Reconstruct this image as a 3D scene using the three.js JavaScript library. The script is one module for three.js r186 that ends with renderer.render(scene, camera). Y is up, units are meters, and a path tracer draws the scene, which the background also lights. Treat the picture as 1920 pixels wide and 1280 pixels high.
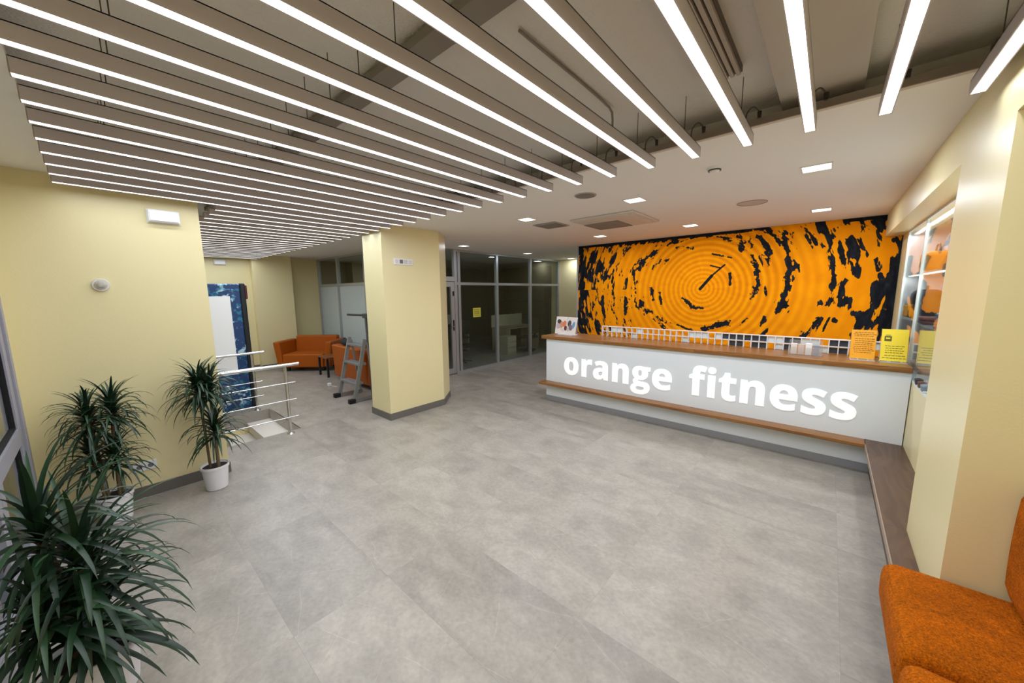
import * as THREE from 'three';
import { RoundedBoxGeometry } from 'three/addons/geometries/RoundedBoxGeometry.js';
import { TextGeometry } from 'three/addons/geometries/TextGeometry.js';
import { FontLoader } from 'three/addons/loaders/FontLoader.js';
import { mergeGeometries } from 'three/addons/utils/BufferGeometryUtils.js';
import { RectAreaLightUniformsLib } from 'three/addons/lights/RectAreaLightUniformsLib.js';

// ---------------------------------------------------------------- camera, light levels, exposure
const scene = new THREE.Scene();
scene.background = new THREE.Color(0x000000);            // night outside; the lobby is lit by its own lamps
const camera = new THREE.PerspectiveCamera(2 * Math.atan(640 / 676.8) * 180 / Math.PI, 1.5, 0.05, 60);
camera.position.set(0, 1.85, 0);
camera.up.set(-0.08176, 0.99072, -0.10862);
camera.lookAt(-0.65262, 1.85 - 0.13559, -0.74546);
const renderer = new THREE.WebGLRenderer({ antialias: true });
renderer.toneMapping = THREE.LinearToneMapping;
renderer.toneMappingExposure = 1.0;
renderer.shadowMap.enabled = true;
RectAreaLightUniformsLib.init();
const LINEAR = 13.6, LINEAR_GLOW = 2.2;                     // hanging linear lights
const PANEL = 145, PANEL_GLOW = 2.5;                        // recessed square downlights
const COOL = new THREE.Color().setRGB(0.90, 0.99, 1.12), NEUTRAL = new THREE.Color().setRGB(0.91, 0.98, 1.11);   // lamp colours
const SHELF_LED = 55;                                      // strips in the display niche

// ---------------------------------------------------------------- helpers
let seed = 7;
const rnd = (a = 0, b = 1) => { seed = (seed * 1664525 + 1013904223) >>> 0; return a + (b - a) * (seed / 4294967296); };
const hash = (x, y) => { let h = (x * 374761393 + y * 668265263) | 0; h = Math.imul(h ^ (h >>> 13), 1274126177); return ((h ^ (h >>> 16)) >>> 0) / 4294967296; };
function noise(x, y) {
  const i = Math.floor(x), j = Math.floor(y), f = x - i, g = y - j, u = f * f * (3 - 2 * f), v = g * g * (3 - 2 * g);
  return (hash(i, j) * (1 - u) + hash(i + 1, j) * u) * (1 - v) + (hash(i, j + 1) * (1 - u) + hash(i + 1, j + 1) * u) * v;
}
const fbm = (x, y, o = 4) => { let s = 0, a = 0.5, t = 0; for (let k = 0; k < o; k++) { s += a * noise(x, y); t += a; x = x * 2.03 + 17.1; y = y * 2.03 + 5.7; a *= 0.5; } return s / t; };
const sm = (a, b, x) => { const t = Math.min(1, Math.max(0, (x - a) / (b - a))); return t * t * (3 - 2 * t); };
function tex(w, h, fn, srgb = true) {                     // fn(u, v) -> [r, g, b] in 0..255, v upward
  const d = new Uint8Array(w * h * 4);
  for (let y = 0; y < h; y++) for (let x = 0; x < w; x++) {
    const c = fn(x / w, y / h), o = (y * w + x) * 4;
    d[o] = Math.max(0, Math.min(255, c[0])); d[o + 1] = Math.max(0, Math.min(255, c[1])); d[o + 2] = Math.max(0, Math.min(255, c[2])); d[o + 3] = 255;
  }
  const t = new THREE.DataTexture(d, w, h); t.magFilter = THREE.LinearFilter; t.minFilter = THREE.LinearMipmapLinearFilter; t.generateMipmaps = true;
  t.wrapS = t.wrapT = THREE.RepeatWrapping; if (srgb) t.colorSpace = THREE.SRGBColorSpace; t.needsUpdate = true;
  return t;
}
function canvasTex(w, h, draw) {
  const c = document.createElement('canvas'); c.width = w; c.height = h; draw(c.getContext('2d'), w, h);
  const t = new THREE.CanvasTexture(c); t.colorSpace = THREE.SRGBColorSpace; return t;
}
const mat = (color, roughness = 0.6, more = {}) => new THREE.MeshStandardMaterial({ color, roughness, ...more });
const phys = (o) => new THREE.MeshPhysicalMaterial(o);

function uvMetres(g) {                                    // uv in metres, by the face's main direction
  const p = g.attributes.position, n = g.attributes.normal, uv = new Float32Array(p.count * 2);
  for (let i = 0; i < p.count; i++) {
    const a = Math.abs(n.getX(i)), b = Math.abs(n.getY(i)), c = Math.abs(n.getZ(i));
    if (a >= b && a >= c) { uv[2 * i] = p.getZ(i); uv[2 * i + 1] = p.getY(i); } else if (b >= c) { uv[2 * i] = p.getX(i); uv[2 * i + 1] = p.getZ(i); } else { uv[2 * i] = p.getX(i); uv[2 * i + 1] = p.getY(i); }
  }
  g.setAttribute('uv', new THREE.BufferAttribute(uv, 2)); return g;
}
function bx(x0, x1, y0, y1, z0, z1, r = 0) {
  const w = Math.abs(x1 - x0), h = Math.abs(y1 - y0), d = Math.abs(z1 - z0);
  let g = r ? new RoundedBoxGeometry(w, h, d, 3, Math.min(r, w / 2.01, h / 2.01, d / 2.01)) : new THREE.BoxGeometry(w, h, d);
  if (g.index && r === 0) g = g.toNonIndexed();
  if (g.index) g = g.toNonIndexed();
  g.clearGroups();
  g.translate((x0 + x1) / 2, (y0 + y1) / 2, (z0 + z1) / 2);
  return uvMetres(g);
}
const cyl = (r0, r1, h, x, y, z, n = 24) => { const g = new THREE.CylinderGeometry(r1, r0, h, n).toNonIndexed(); g.clearGroups(); g.translate(x, y + h / 2, z); return g; };   // base at y
function tube(points, r, n = 8, seg = 0) {
  const c = points.length === 2 ? new THREE.LineCurve3(...points.map((p) => new THREE.Vector3(...p))) : new THREE.CatmullRomCurve3(points.map((p) => new THREE.Vector3(...p)));
  const g = new THREE.TubeGeometry(c, seg || (points.length === 2 ? 1 : points.length * 5), r, n, false).toNonIndexed();
  const caps = [[points[0], 0], [points[points.length - 1], 1]].map(([p, e]) => { const t = c.getTangent(e).multiplyScalar(e ? 1 : -1); const d = new THREE.CircleGeometry(r, n).toNonIndexed(); d.applyQuaternion(new THREE.Quaternion().setFromUnitVectors(new THREE.Vector3(0, 0, 1), t)); d.translate(...p); return d; });
  return mergeGeometries([g, ...caps]);
}
function bar(a, b, w, h) {                                // a rectangular bar from a to b
  const A = new THREE.Vector3(...a), B = new THREE.Vector3(...b), L = A.distanceTo(B);
  const g = new THREE.BoxGeometry(w, L, h).toNonIndexed(); g.clearGroups();
  g.applyQuaternion(new THREE.Quaternion().setFromUnitVectors(new THREE.Vector3(0, 1, 0), B.clone().sub(A).normalize())); g.translate((a[0] + b[0]) / 2, (a[1] + b[1]) / 2, (a[2] + b[2]) / 2);
  return g;
}
const merge = (l) => mergeGeometries(l.map((g) => { const q = g.index ? g.toNonIndexed() : g; if (!q.attributes.uv) q.setAttribute('uv', new THREE.BufferAttribute(new Float32Array(q.attributes.position.count * 2), 2)); return q; }));
const taken = {};
const numbered = (n) => { const k = taken[n] = (taken[n] ?? -1) + 1; return k ? n + '_' + String(k).padStart(3, '0') : n; };
function mesh(name, geo, material, parent) {              // a part
  const m = new THREE.Mesh(Array.isArray(geo) ? merge(geo) : geo, material); m.name = name; parent.add(m); return m;
}
function thing(name, label, category, [x, y, z] = [0, 0, 0], turn = 0, group) {
  const o = new THREE.Group(); o.name = numbered(name); scene.add(o); o.position.set(x, y, z); o.rotation.y = turn;
  o.userData = { label, category }; if (group) o.userData.group = group; return o;
}
function solo(name, geo, material, label, category, group) {   // a thing that is one mesh
  const m = new THREE.Mesh(Array.isArray(geo) ? merge(geo) : geo, material); m.name = numbered(name); scene.add(m);
  m.userData = { label, category }; if (group) m.userData.group = group; return m;
}
function struct(name, geo, material, label) {
  const m = geo ? new THREE.Mesh(Array.isArray(geo) ? merge(geo) : geo, material) : new THREE.Group(); m.name = name; scene.add(m);
  m.userData = { kind: 'structure', label, category: name.split('_')[0] }; return m;
}
function areaLight(parent, w, h, x, y, z, intensity, color = 0xffffff, dir = 'down') {
  const l = new THREE.RectAreaLight(color, intensity, w, h); l.position.set(x, y, z);
  if (dir === 'down') l.rotation.x = -Math.PI / 2;
  l.name = 'light'; parent.add(l); return l;
}

// ---------------------------------------------------------------- materials
const wallBump = tex(256, 256, (u, v) => { const n = 255 * noise(u * 64, v * 64); return [n, n, n]; }, false); wallBump.repeat.set(2.2, 2.2);
const wallMat = mat(new THREE.Color().setRGB(0.79, 0.69, 0.385), 0.36, { bumpMap: wallBump, bumpScale: 0.0002 });
const ceilMat = mat(new THREE.Color().setRGB(0.85, 0.82, 0.80), 0.8);
const slabMat = mat(new THREE.Color().setRGB(0.74, 0.70, 0.66), 0.9, { bumpMap: wallBump, bumpScale: 0.002 });
const baseMat = mat(0x6a655f, 0.55);
const whitePlastic = mat(0xe9e9ea, 0.4);
const aluMat = mat(0xb9bcc0, 0.38, { metalness: 0.55 });
const chrome = mat(0xd8d8d8, 0.18, { metalness: 1 });
const blackMat = mat(0x15161a, 0.5);
const darkRubber = mat(0x101010, 0.8);
const glassMat = phys({ color: 0xf2f7f5, roughness: 0.02, transmission: 1, thickness: 0, ior: 1.5 });
const emissive = (i, c = 0xffffff) => mat(0xffffff, 0.5, { emissive: c, emissiveIntensity: i });

function woodTex(base, dark, s) {
  return tex(512, 512, (u, v) => {
    const w = fbm(u * 2.2 + s, v * 3 + s, 3), g = noise(v * 70 + w * 16, u * 3 + s), f = noise(v * 220 + w * 30, u * 10), k = 0.55 * g + 0.25 * f + 0.3 * (w - 0.5);
    return base.map((b, i) => b + (dark[i] - b) * k);
  });
}
const ledgeTex = woodTex([164, 110, 54], [98, 60, 26], 3); ledgeTex.repeat.set(0.8, 2);
const ledgeMat = mat(0xffffff, 0.33, { map: ledgeTex });
const benchTex = woodTex([104, 76, 58], [66, 46, 36], 9); benchTex.repeat.set(0.7, 0.7); benchTex.rotation = Math.PI / 2;
const benchMat = mat(0xffffff, 0.38, { map: benchTex });

const weaveTex = tex(256, 256, (u, v) => {
  const t = noise(u * 60, v * 150) * 0.6 + noise(u * 140, v * 60) * 0.4, m = fbm(u * 6, v * 6, 3), k = 0.62 + 0.5 * t + 0.18 * (m - 0.5);
  return [192 * k, 98 * k, 5 * k];
}); weaveTex.repeat.set(3, 3);
const weaveBump = tex(256, 256, (u, v) => { const n = 255 * (0.5 * noise(u * 64, v * 128) + 0.5 * noise(u * 128, v * 64)); return [n, n, n]; }, false); weaveBump.repeat.set(3, 3);
const orangeFabric = phys({ color: 0xffffff, roughness: 0.95, specularIntensity: 0.25, map: weaveTex, bumpMap: weaveBump, bumpScale: 0.003 });
const orangeLeather = phys({ color: 0xaa540e, roughness: 0.5, specularIntensity: 0.5 });
// ---------------------------------------------------------------- floor: stone tiles 1.12 x 0.56 on a screed, with the stair opening
const STAIR = { x0: -6.76, x1: -5.4, z0: -1.67, z1: 1.3 };
const TX = 1.12, TZ = 0.56;
const tileTex = [0, 1, 2, 3].map((k) => tex(1024, 512, (u, v) => {
  const s = k * 31.7, x = u * 2.24, y = v * 1.12;
  const wx = x + 0.25 * fbm(x * 1.5 + s, y * 1.5, 3), wy = y + 0.25 * fbm(x * 1.4 - s, y * 1.7 + 4, 3);
  let c = 0.5 + 0.55 * (fbm(wx * 2.4 + s, wy * 4 + s, 5) - 0.5) + 0.3 * (fbm(x * 26 + s, y * 30, 3) - 0.5) + 0.1 * (noise(u * 512, v * 256) - 0.5);
  const t = wy * 1.0 + wx * (0.28 + 0.06 * k) + s, q = Math.abs(((t * 2.1) % 1 + 1) % 1 - 0.5);                    // fine pale veins across the slab
  const vein = Math.max(0, 1 - q / 0.011) * sm(0.52, 0.68, fbm(x * 2.1 + s, y * 2.1 + 9, 2));
  const t2 = wy * 0.7 - wx * 0.9 + s * 1.3, q2 = Math.abs(((t2 * 1.3) % 1 + 1) % 1 - 0.5), vein2 = Math.max(0, 1 - q2 / 0.008) * sm(0.58, 0.7, fbm(x * 1.7 - s, y * 2.6, 2));
  c += 0.3 * vein + 0.24 * vein2; const L = 120 + 64 * c + (k - 1.5) * 4;
  return [L * 1.035, L * 0.985, L * 0.915];
}));
const tileMats = tileTex.map((t) => { t.wrapS = t.wrapT = THREE.ClampToEdgeWrapping; return mat(0xffffff, 0.36, { map: t }); });
const floor = struct('floor', null, null, 'grey beige stone tile floor with fine pale veins'); floor.userData.category = 'floor';
const solid = (x0, x1, z0, z1, y0, y1) => {               // a slab with the stair opening cut out
  const o = STAIR, l = [];
  if (x0 < o.x0) l.push(bx(x0, o.x0, y0, y1, z0, z1)); if (x1 > o.x1) l.push(bx(o.x1, x1, y0, y1, z0, z1));
  const a = Math.max(x0, o.x0), b = Math.min(x1, o.x1); if (z0 < o.z0) l.push(bx(a, b, y0, y1, z0, o.z0)); if (z1 > o.z1) l.push(bx(a, b, y0, y1, o.z1, z1));
  return l;
};
mesh('screed', solid(-11.2, 1.2, -11.2, 1.6, -0.22, -0.004), mat(0xa29c94, 0.9), floor);
{
  const cache = {}, X0 = -3.17 - 8 * TX, Z0 = -1.07 - 19 * TZ, g = 0.0002;
  for (let i = 0; i < 12; i++) for (let j = 0; j < 23; j++) {
    const cx = X0 + i * TX, cz = Z0 + j * TZ; let rects = [[Math.max(cx, -11.2), Math.min(cx + TX, 1.1), Math.max(cz, -11.2), Math.min(cz + TZ, 0.62)]];
    const [a, b, c, d] = rects[0]; if (b - a < 0.02 || d - c < 0.02) continue;
    if (cx > -4.7 && cz < -7.2) continue;                                                // behind the mural wall
    const o = STAIR;
    if (a < o.x1 && b > o.x0 && c < o.z1 && d > o.z0) {
      rects = []; if (a < o.x0) rects.push([a, o.x0, c, d]); if (b > o.x1) rects.push([o.x1, b, c, d]);
      const e = Math.max(a, o.x0), f = Math.min(b, o.x1); if (c < o.z0) rects.push([e, f, c, o.z0]);
    }
    const flip = Math.floor(rnd(0, 4)), which = Math.floor(rnd(0, 4));
    for (const [p, q, r, s] of rects) {
      const full = q - p > TX - 0.01 && s - r > TZ - 0.01, key = full ? 'f' + flip : [p, q, r, s].join();
      if (!cache[key]) {
        const t = bx(p + g - cx, q - g - cx, -0.004, 0, r + g - cz, s - g - cz), P = t.attributes.position, uv = t.attributes.uv;
        for (let n = 0; n < P.count; n++) { let u = P.getX(n) / TX, v = P.getZ(n) / TZ; if (flip & 1) u = 1 - u; if (flip & 2) v = 1 - v; uv.setXY(n, u, v); }
        cache[key] = t;
      }
      const m = mesh('tile', cache[key], tileMats[which], floor); m.position.set(cx, 0, cz);
    }
  }
}

// ---------------------------------------------------------------- ceilings
const CY = 2.8, SLAB = 2.96;
const LB = CY + 0.03;
struct('ceiling', [bx(-11.2, 1.15, CY, LB, -11.2, -2.66), bx(-4.83, 1.15, CY, LB, 0.13, 0.62), bx(-11.2, -4.83, CY, LB, -0.8, 0.62)], ceilMat, 'smooth warm white lowered ceiling around the slatted light bay');
struct('ceiling_001', [bx(-11.2, 1.2, SLAB, SLAB + 0.15, -11.2, 0.7)], slabMat, 'rough painted concrete slab above the hanging lights');
struct('ceiling_002', [bx(-0.3, 0.05, 2.9, SLAB, -2.85, 0.4)], mat(0xcfc6bd, 0.9), 'boxed concrete beam under the slab above the lights');
struct('wall_bulkhead', bx(-10.7, 0.485, LB, SLAB, -2.95, -2.852), slabMat, 'painted upstand closing the void above the lowered ceiling edge');
const trim1 = struct('trim_1', null, null, 'painted metal angle along the edge of the light bay'); trim1.userData.category = 'trim';
mesh('flange', bx(-10.6, 0.48, CY - 0.004, CY, -2.675, -2.645), mat(0xc9beb4, 0.5), trim1);
mesh('upstand', bx(-10.6, 0.48, CY, LB + 0.012, -2.656, -2.650), mat(0x8d8178, 0.5), trim1);

// ---------------------------------------------------------------- walls
struct('wall_left', bx(-4.83, -4.63, 0, SLAB, -0.736, 0.62), wallMat, 'pale yellow wall behind the potted plants');
struct('wall_front', [bx(-4.63, -4.4, 0, SLAB, 0.46, 0.62), bx(-4.4, -2.2, 2.35, SLAB, 0.46, 0.62), bx(-2.2, 1.15, 0, SLAB, 0.46, 0.62)], wallMat, 'pale yellow entrance wall beside the glazed door');
struct('wall_back', bx(-4.12, 1.15, 0, SLAB, -7.1, -6.9), wallMat, 'wall that carries the orange mural');
struct('wall_corridor', [bx(-6.6, -4.0, 0, SLAB, -9.65, -9.45), bx(-4.12, -3.95, 0, SLAB, -9.45, -7.1)], wallMat, 'pale yellow wall at the end of the passage past the mural');
struct('wall_right', [bx(0.65, 1.15, 0, 0.968, -6.9, -3.2), bx(0.65, 1.02, 0.968, 2.52, -6.9, -6.45)], wallMat, 'pale yellow wall under the display niche');
struct('wall_beam', bx(0.485, 1.15, 2.52, SLAB, -6.9, 0.46), wallMat, 'pale yellow beam above the display niche and the seat alcove');
struct('wall_pier', bx(0.485, 1.15, 0, 2.52, -3.2, -2.4), wallMat, 'pale yellow pier between the display niche and the orange seat');
struct('wall_niche', bx(1.022, 1.15, 0.968, 2.52, -6.9, -3.2), wallMat, 'wall behind the display niche');
struct('wall_alcove', bx(1.01, 1.15, 0, 2.52, -2.4, 0.46), wallMat, 'pale yellow back wall of the seat alcove');
struct('wall_far', [bx(-10.9, -10.7, 0, SLAB, -2.55, 0.62), bx(-10.9, -10.52, 0, SLAB, -3.4, -2.55), bx(-11.2, -10.88, 0, SLAB, -4.2, -3.4)], wallMat, 'pale yellow wall with a shallow pilaster beyond the stairs');
struct('wall_stair', [bx(-10.9, -4.83, 0, SLAB, 0.62, 0.8), bx(-4.83, 1.15, 2.35, SLAB, 0.62, 0.75)], wallMat, 'pale yellow wall closing the stair side');
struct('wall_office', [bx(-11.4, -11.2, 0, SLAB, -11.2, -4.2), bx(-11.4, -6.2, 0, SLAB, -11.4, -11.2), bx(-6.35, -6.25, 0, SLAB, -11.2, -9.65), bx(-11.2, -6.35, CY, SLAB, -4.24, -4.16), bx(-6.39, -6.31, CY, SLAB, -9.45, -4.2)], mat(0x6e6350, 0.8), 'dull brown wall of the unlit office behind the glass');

// column with a chamfered corner
{
  const foot = (e) => { const s = new THREE.Shape(); [[-5.225 - e, 2.66 - e], [-4.70 + e, 2.66 - e], [-4.70 + e, 3.64 + e * 0.4], [-5.02 + e * 0.4, 4.02 + e], [-5.225 - e, 4.02 + e]].forEach(([x, z], i) => (i ? s.lineTo(x, z) : s.moveTo(x, z))); return s; };
  const ex = (e, h) => { const g = new THREE.ExtrudeGeometry(foot(e), { depth: h, bevelEnabled: false }); g.rotateX(-Math.PI / 2); return uvMetres(g); };
  // Shape y is -z after the turn
  const col = struct('wall_column', ex(0, CY), wallMat, 'free-standing pale yellow column with a chamfered corner'); col.userData.category = 'column';
  const bs = struct('baseboard_column', ex(0.012, 0.1), baseMat, 'grey baseboard around the yellow column');
  bs.userData.category = 'baseboard';
}
struct('baseboard_left', [bx(-4.63, -4.618, 0, 0.105, -0.736, 0.46), bx(-4.83, -4.618, 0, 0.105, -0.748, -0.736)], baseMat, 'grey baseboard along the plant wall');
struct('baseboard_front', bx(-4.618, -4.4, 0, 0.105, 0.448, 0.46), baseMat, 'grey baseboard beside the glazed door');
struct('baseboard_far', [bx(-10.7, -10.688, 0, 0.1, -2.55, 0.62), bx(-10.52, -10.508, 0, 0.1, -3.4, -2.55)], baseMat, 'grey baseboard beyond the stairs');

// mural wallpaper
const STROKES = [[[-4.04,2.75,-3.99,0.92],0.106,0.95],[[-3.87,2.7,-3.61,2.31],0.137,0.7],[[-3.18,2.75,-3.44,2.3,-3.54,2.12],0.096,0.6],[[-3.78,2.43,-3.85,1.59,-3.66,1.05],0.124,0.5],[[-3.55,1.75,-3.48,1.29,-3.37,1.11],0.055,0.6],[[-3.05,2.07,-3.03,1.68,-3.04,1.31,-2.94,1.13],0.052,0.6],[[-3.32,2.12,-3.33,1.78],0.027,0.7],[[-2.47,2.72,-2.56,2.53,-2.8,2.31,-2.9,2.21],0.063,0.6],[[-2.91,2.28,-2.84,1.92,-2.81,1.68],0.028,0.7],[[-2.76,1.64,-2.73,1.57],0.057,0.9],[[-4.0,2.78,-2.54,2.74,-1.3,2.78,-0.81,2.79],0.025,0.8],[[-2.03,2.74,-2.27,2.67],0.038,0.6],[[-1.68,2.77,-1.29,2.67],0.033,0.6],[[-2.15,2.62,-1.87,2.58],0.031,0.5],[[-2.26,2.41,-2.52,2.32],0.041,0.6],[[-1.19,2.65,-1.1,2.5],0.048,0.6],[[-2.54,1.89,-2.49,1.68],0.024,0.9],[[-2.38,1.81,-2.34,1.61],0.017,0.9],[[-2.62,1.47,-2.41,1.34,-2.27,1.24],0.067,0.65],[[-2.14,1.25,-1.82,1.16],0.031,0.8],[[-1.59,1.19,-1.26,1.29],0.038,1],[[-1.98,1.72,-1.82,1.55,-1.64,1.54],0.022,0.9],[[-1.7,1.87,-1.53,2.09],0.02,1.2],[[-1.53,2.09,-1.35,2.26],0.011,1.2],[[-1.56,2.26,-1.4,2.21],0.009,1.2],[[-1.27,2.11,-1.25,1.93],0.014,1],[[-1.55,2.45,-1.27,2.37],0.011,0.8],[[-1.02,2.67,-0.98,2.52],0.026,0.7],[[-0.97,2.38,-0.89,2.18,-0.86,1.98,-0.93,1.72],0.034,0.7],[[-0.91,2.31,-0.87,2.26],0.052,0.8],[[-0.79,2.42,-0.75,2.23],0.047,0.65],[[-0.76,1.86,-0.74,1.75],0.026,0.9],[[-0.95,2.71,-0.84,2.56,-0.74,2.42],0.033,0.75],[[-0.79,2.75,-0.69,2.63,-0.56,2.51,-0.49,2.24,-0.49,1.97,-0.54,1.69,-0.6,1.47],0.029,0.9],[[-0.59,2.62,-0.54,2.56],0.078,0.65],[[-0.44,2.19,-0.42,2.17],0.043,0.85],[[-0.48,2.02,-0.46,1.99],0.04,0.9],[[-0.58,1.64,-0.52,1.59],0.06,0.75],[[-0.75,1.42,-0.79,1.28],0.026,0.6],[[-0.98,1.39,-1.07,1.27],0.017,0.8],[[-0.7,1.2,-0.79,1.12],0.022,0.8],[[-0.35,2.79,-0.25,2.54,-0.1,2.44],0.051,0.65],[[-0.17,2.78,-0.07,2.52,-0.0,2.21,0.03,1.9],0.049,0.8],[[0.1,2.79,-0.0,2.69],0.063,0.55],[[0.05,2.51,0.11,2.2],0.024,0.8],[[0.18,2.49,0.23,2.29],0.06,0.9],[[0.19,2.2,0.24,2.07],0.043,0.8],[[0.13,1.95,0.11,1.77,-0.03,1.62],0.049,0.65],[[0.1,1.72,0.18,1.65],0.066,0.6],[[-0.1,1.43,-0.18,1.21,-0.29,1.15],0.034,0.8],[[0.02,1.43,-0.04,1.24],0.014,0.9],[[0.07,1.41,0.08,1.4],0.018,1],[[0.23,2.75,0.25,2.61],0.025,0.7],[[0.38,2.71,0.45,2.44],0.046,0.75],[[0.46,2.77,0.42,2.61],0.056,0.9],[[0.42,2.23,0.45,2.09],0.017,0.9],[[0.48,2.03,0.49,2.0],0.016,1],[[0.58,2.46,0.67,2.35],0.064,0.65],[[0.66,2.54,0.67,2.26],0.039,0.8],[[0.67,2.22,0.65,1.94,0.66,1.65,0.62,1.36],0.084,0.95],[[0.47,1.87,0.52,1.65],0.069,0.75],[[0.4,1.5,0.34,1.32],0.06,0.8],[[0.56,1.46,0.53,1.16],0.059,0.75],[[0.29,1.51,0.31,1.47],0.026,0.8],[[0.28,1.21,0.3,1.16],0.022,0.9]];
const muralTex = tex(2048, 1198, (u, v) => {
  const x = -4.115 + u * 4.785, y = v * 2.8, dx = x + 1.664, dy = y - 1.875, r = Math.hypot(dx, dy), th = Math.atan2(dy, dx);
  const n = fbm(r * 19 + 40, (th + 4) * (r < 0.9 ? 6 : 10), 4), n2 = fbm(r * 38 + 7, (th + 9) * 22, 3);
  let k = 0;
  for (const [p, hw, d] of STROKES) {
    let best = 1e9;
    for (let i = 0; i + 3 < p.length; i += 2) {
      const ax = p[i], ay = p[i + 1], ex = p[i + 2] - ax, ey = p[i + 3] - ay, t = Math.max(0, Math.min(1, ((x - ax) * ex + (y - ay) * ey) / (ex * ex + ey * ey + 1e-9)));
      const q = (x - ax - ex * t) ** 2 + (y - ay - ey * t) ** 2; if (q < best) best = q;
    }
    const q = Math.sqrt(best) / hw; if (q < 2.2) { const w = d > 1.1 ? 1.6 - q : d + (x > -0.5 ? 0.12 : -0.02) - 0.5 * q + ((n - 0.5) * 2.0 + (n2 - 0.5) * 1.2) * (d > 0.9 ? 0.8 : 1); if (w > k) k = w; }
  }
  if (x < -2.9) { const w = (n2 - 0.5) * 1.7 + (n - 0.5) * 1.5 + 0.4 * sm(-2.9, -4.15, x) - 0.1; if (w > k) k = w; }
  const edge = 0.05 - (2.8 - y) + 0.03 * (n - 0.5); if (edge > 0 && x < 0.5 && (x < -1 || x > 0.1)) k = Math.max(k, 0.7);
  const rip = Math.sin(2 * Math.PI * 21.5 * Math.log(1 + r / 1.288)), amp = r < 0.9 ? 0.05 : 0.05 * Math.exp(-(r - 0.9) * 1.6);
  const c = 1 + amp * rip + 0.07 * (fbm(r * 9, th * 11, 3) - 0.5);
  const b = sm(0.34, 0.46, k), o = [246 * c, 150 * c * c, 3 * c], dk = 18 + 34 * n2 * n2;
  return [o[0] * (1 - b) + dk * b, o[1] * (1 - b) + (dk + 3) * b, o[2] * (1 - b) + (dk + 10) * b];
});
muralTex.wrapS = muralTex.wrapT = THREE.ClampToEdgeWrapping;
{
  const g = merge([bx(-4.115, 0.484, 0, 2.797, -6.899, -6.893), bx(0.484, 0.648, 0, 2.517, -6.899, -6.893)]), P = g.attributes.position, uv = g.attributes.uv;
  for (let i = 0; i < P.count; i++) uv.setXY(i, (P.getX(i) + 4.115) / 4.785, P.getY(i) / 2.8);
  const m = thing('mural', 'orange and black mural of concentric ripples covering the wall behind the counter', 'mural');
  mesh('printed_sheet', g, phys({ color: 0xffffff, roughness: 0.85, specularIntensity: 0.25, map: muralTex }), m);
  mesh('edge_profile', bx(-4.15, -4.116, 0, 2.797, -6.899, -6.88, 0.004), aluMat, m);
}

// ---------------------------------------------------------------- glazed screens
function screen(n, label, axis, at, from, to, stops, transom, frosted) {
  // axis 'z': the plane x = at, running in z from..to ; axis 'x': the plane z = at
  const w = struct('window_' + n, null, null, label); w.userData.category = 'window';
  const b = (a0, a1, y0, y1, t) => (axis === 'z' ? bx(at - t, at + t, y0, y1, a0, a1) : bx(a0, a1, y0, y1, at - t, at + t));
  mesh('sill', b(from, to, 0, 0.05, 0.035), aluMat, w); mesh('head', b(from, to, CY - 0.05, CY, 0.035), aluMat, w); mesh('transom', b(from, to, transom - 0.03, transom + 0.03, 0.035), aluMat, w);
  for (const s of stops) mesh('mullion', b(s - 0.035, s + 0.035, 0.05, CY - 0.05, 0.037), aluMat, w);
  const l = [...stops].sort((p, q) => p - q);
  for (let i = 0; i + 1 < l.length; i++) {
    mesh('pane', b(l[i] + 0.035, l[i + 1] - 0.035, transom + 0.03, CY - 0.05, 0.003), glassMat, w);
    mesh('pane', b(l[i] + 0.035, l[i + 1] - 0.035, 0.05, transom - 0.03, 0.003), frosted || glassMat, w);
  }
  return w;
}
screen(1, 'tall glazed office partition with silver frames along the passage', 'z', -6.35, -9.45, -5.36, [-9.42, -8.04, -6.68, -5.43], 2.05);
screen(2, 'glazed screen with pale grey lower panels behind the sofas', 'x', -4.2, -10.88, -6.35, [-10.85, -9.63, -8.2, -6.9, -6.4], 2.08, mat(0xc3cfd0, 0.35));
{
  const d = struct('door_1', null, null, 'glass office door in a silver frame next to the column'); d.userData.category = 'door';
  mesh('jamb', [bx(-6.39, -6.31, 0, CY, -5.36, -5.29), bx(-6.39, -6.31, 0, CY, -4.24, -4.16), bx(-6.385, -6.315, 2.1, 2.2, -5.29, -4.24)], aluMat, d);
  mesh('leaf_frame', [bx(-6.375, -6.325, 0.02, 2.09, -5.285, -5.19), bx(-6.375, -6.325, 0.02, 2.09, -4.34, -4.25), bx(-6.375, -6.325, 0.02, 0.14, -5.19, -4.34), bx(-6.375, -6.325, 1.98, 2.09, -5.19, -4.34)], aluMat, d);
  mesh('pane', bx(-6.353, -6.347, 0.14, 1.98, -5.19, -4.34), glassMat, d);
  mesh('pane', bx(-6.353, -6.347, 2.2, CY, -5.29, -4.24), glassMat, d);
  mesh('lock_plate', [bx(-6.325, -6.318, 1.0, 1.24, -5.26, -5.22, 0.003)], blackMat, d);
  mesh('hinge', [bx(-6.325, -6.312, 1.78, 1.88, -5.27, -5.23, 0.004)], blackMat, d);
  mesh('handle', tube([[-6.325, 1.1, -5.24], [-6.27, 1.1, -5.24], [-6.265, 1.1, -5.12]], 0.01), chrome, d);
}
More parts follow.
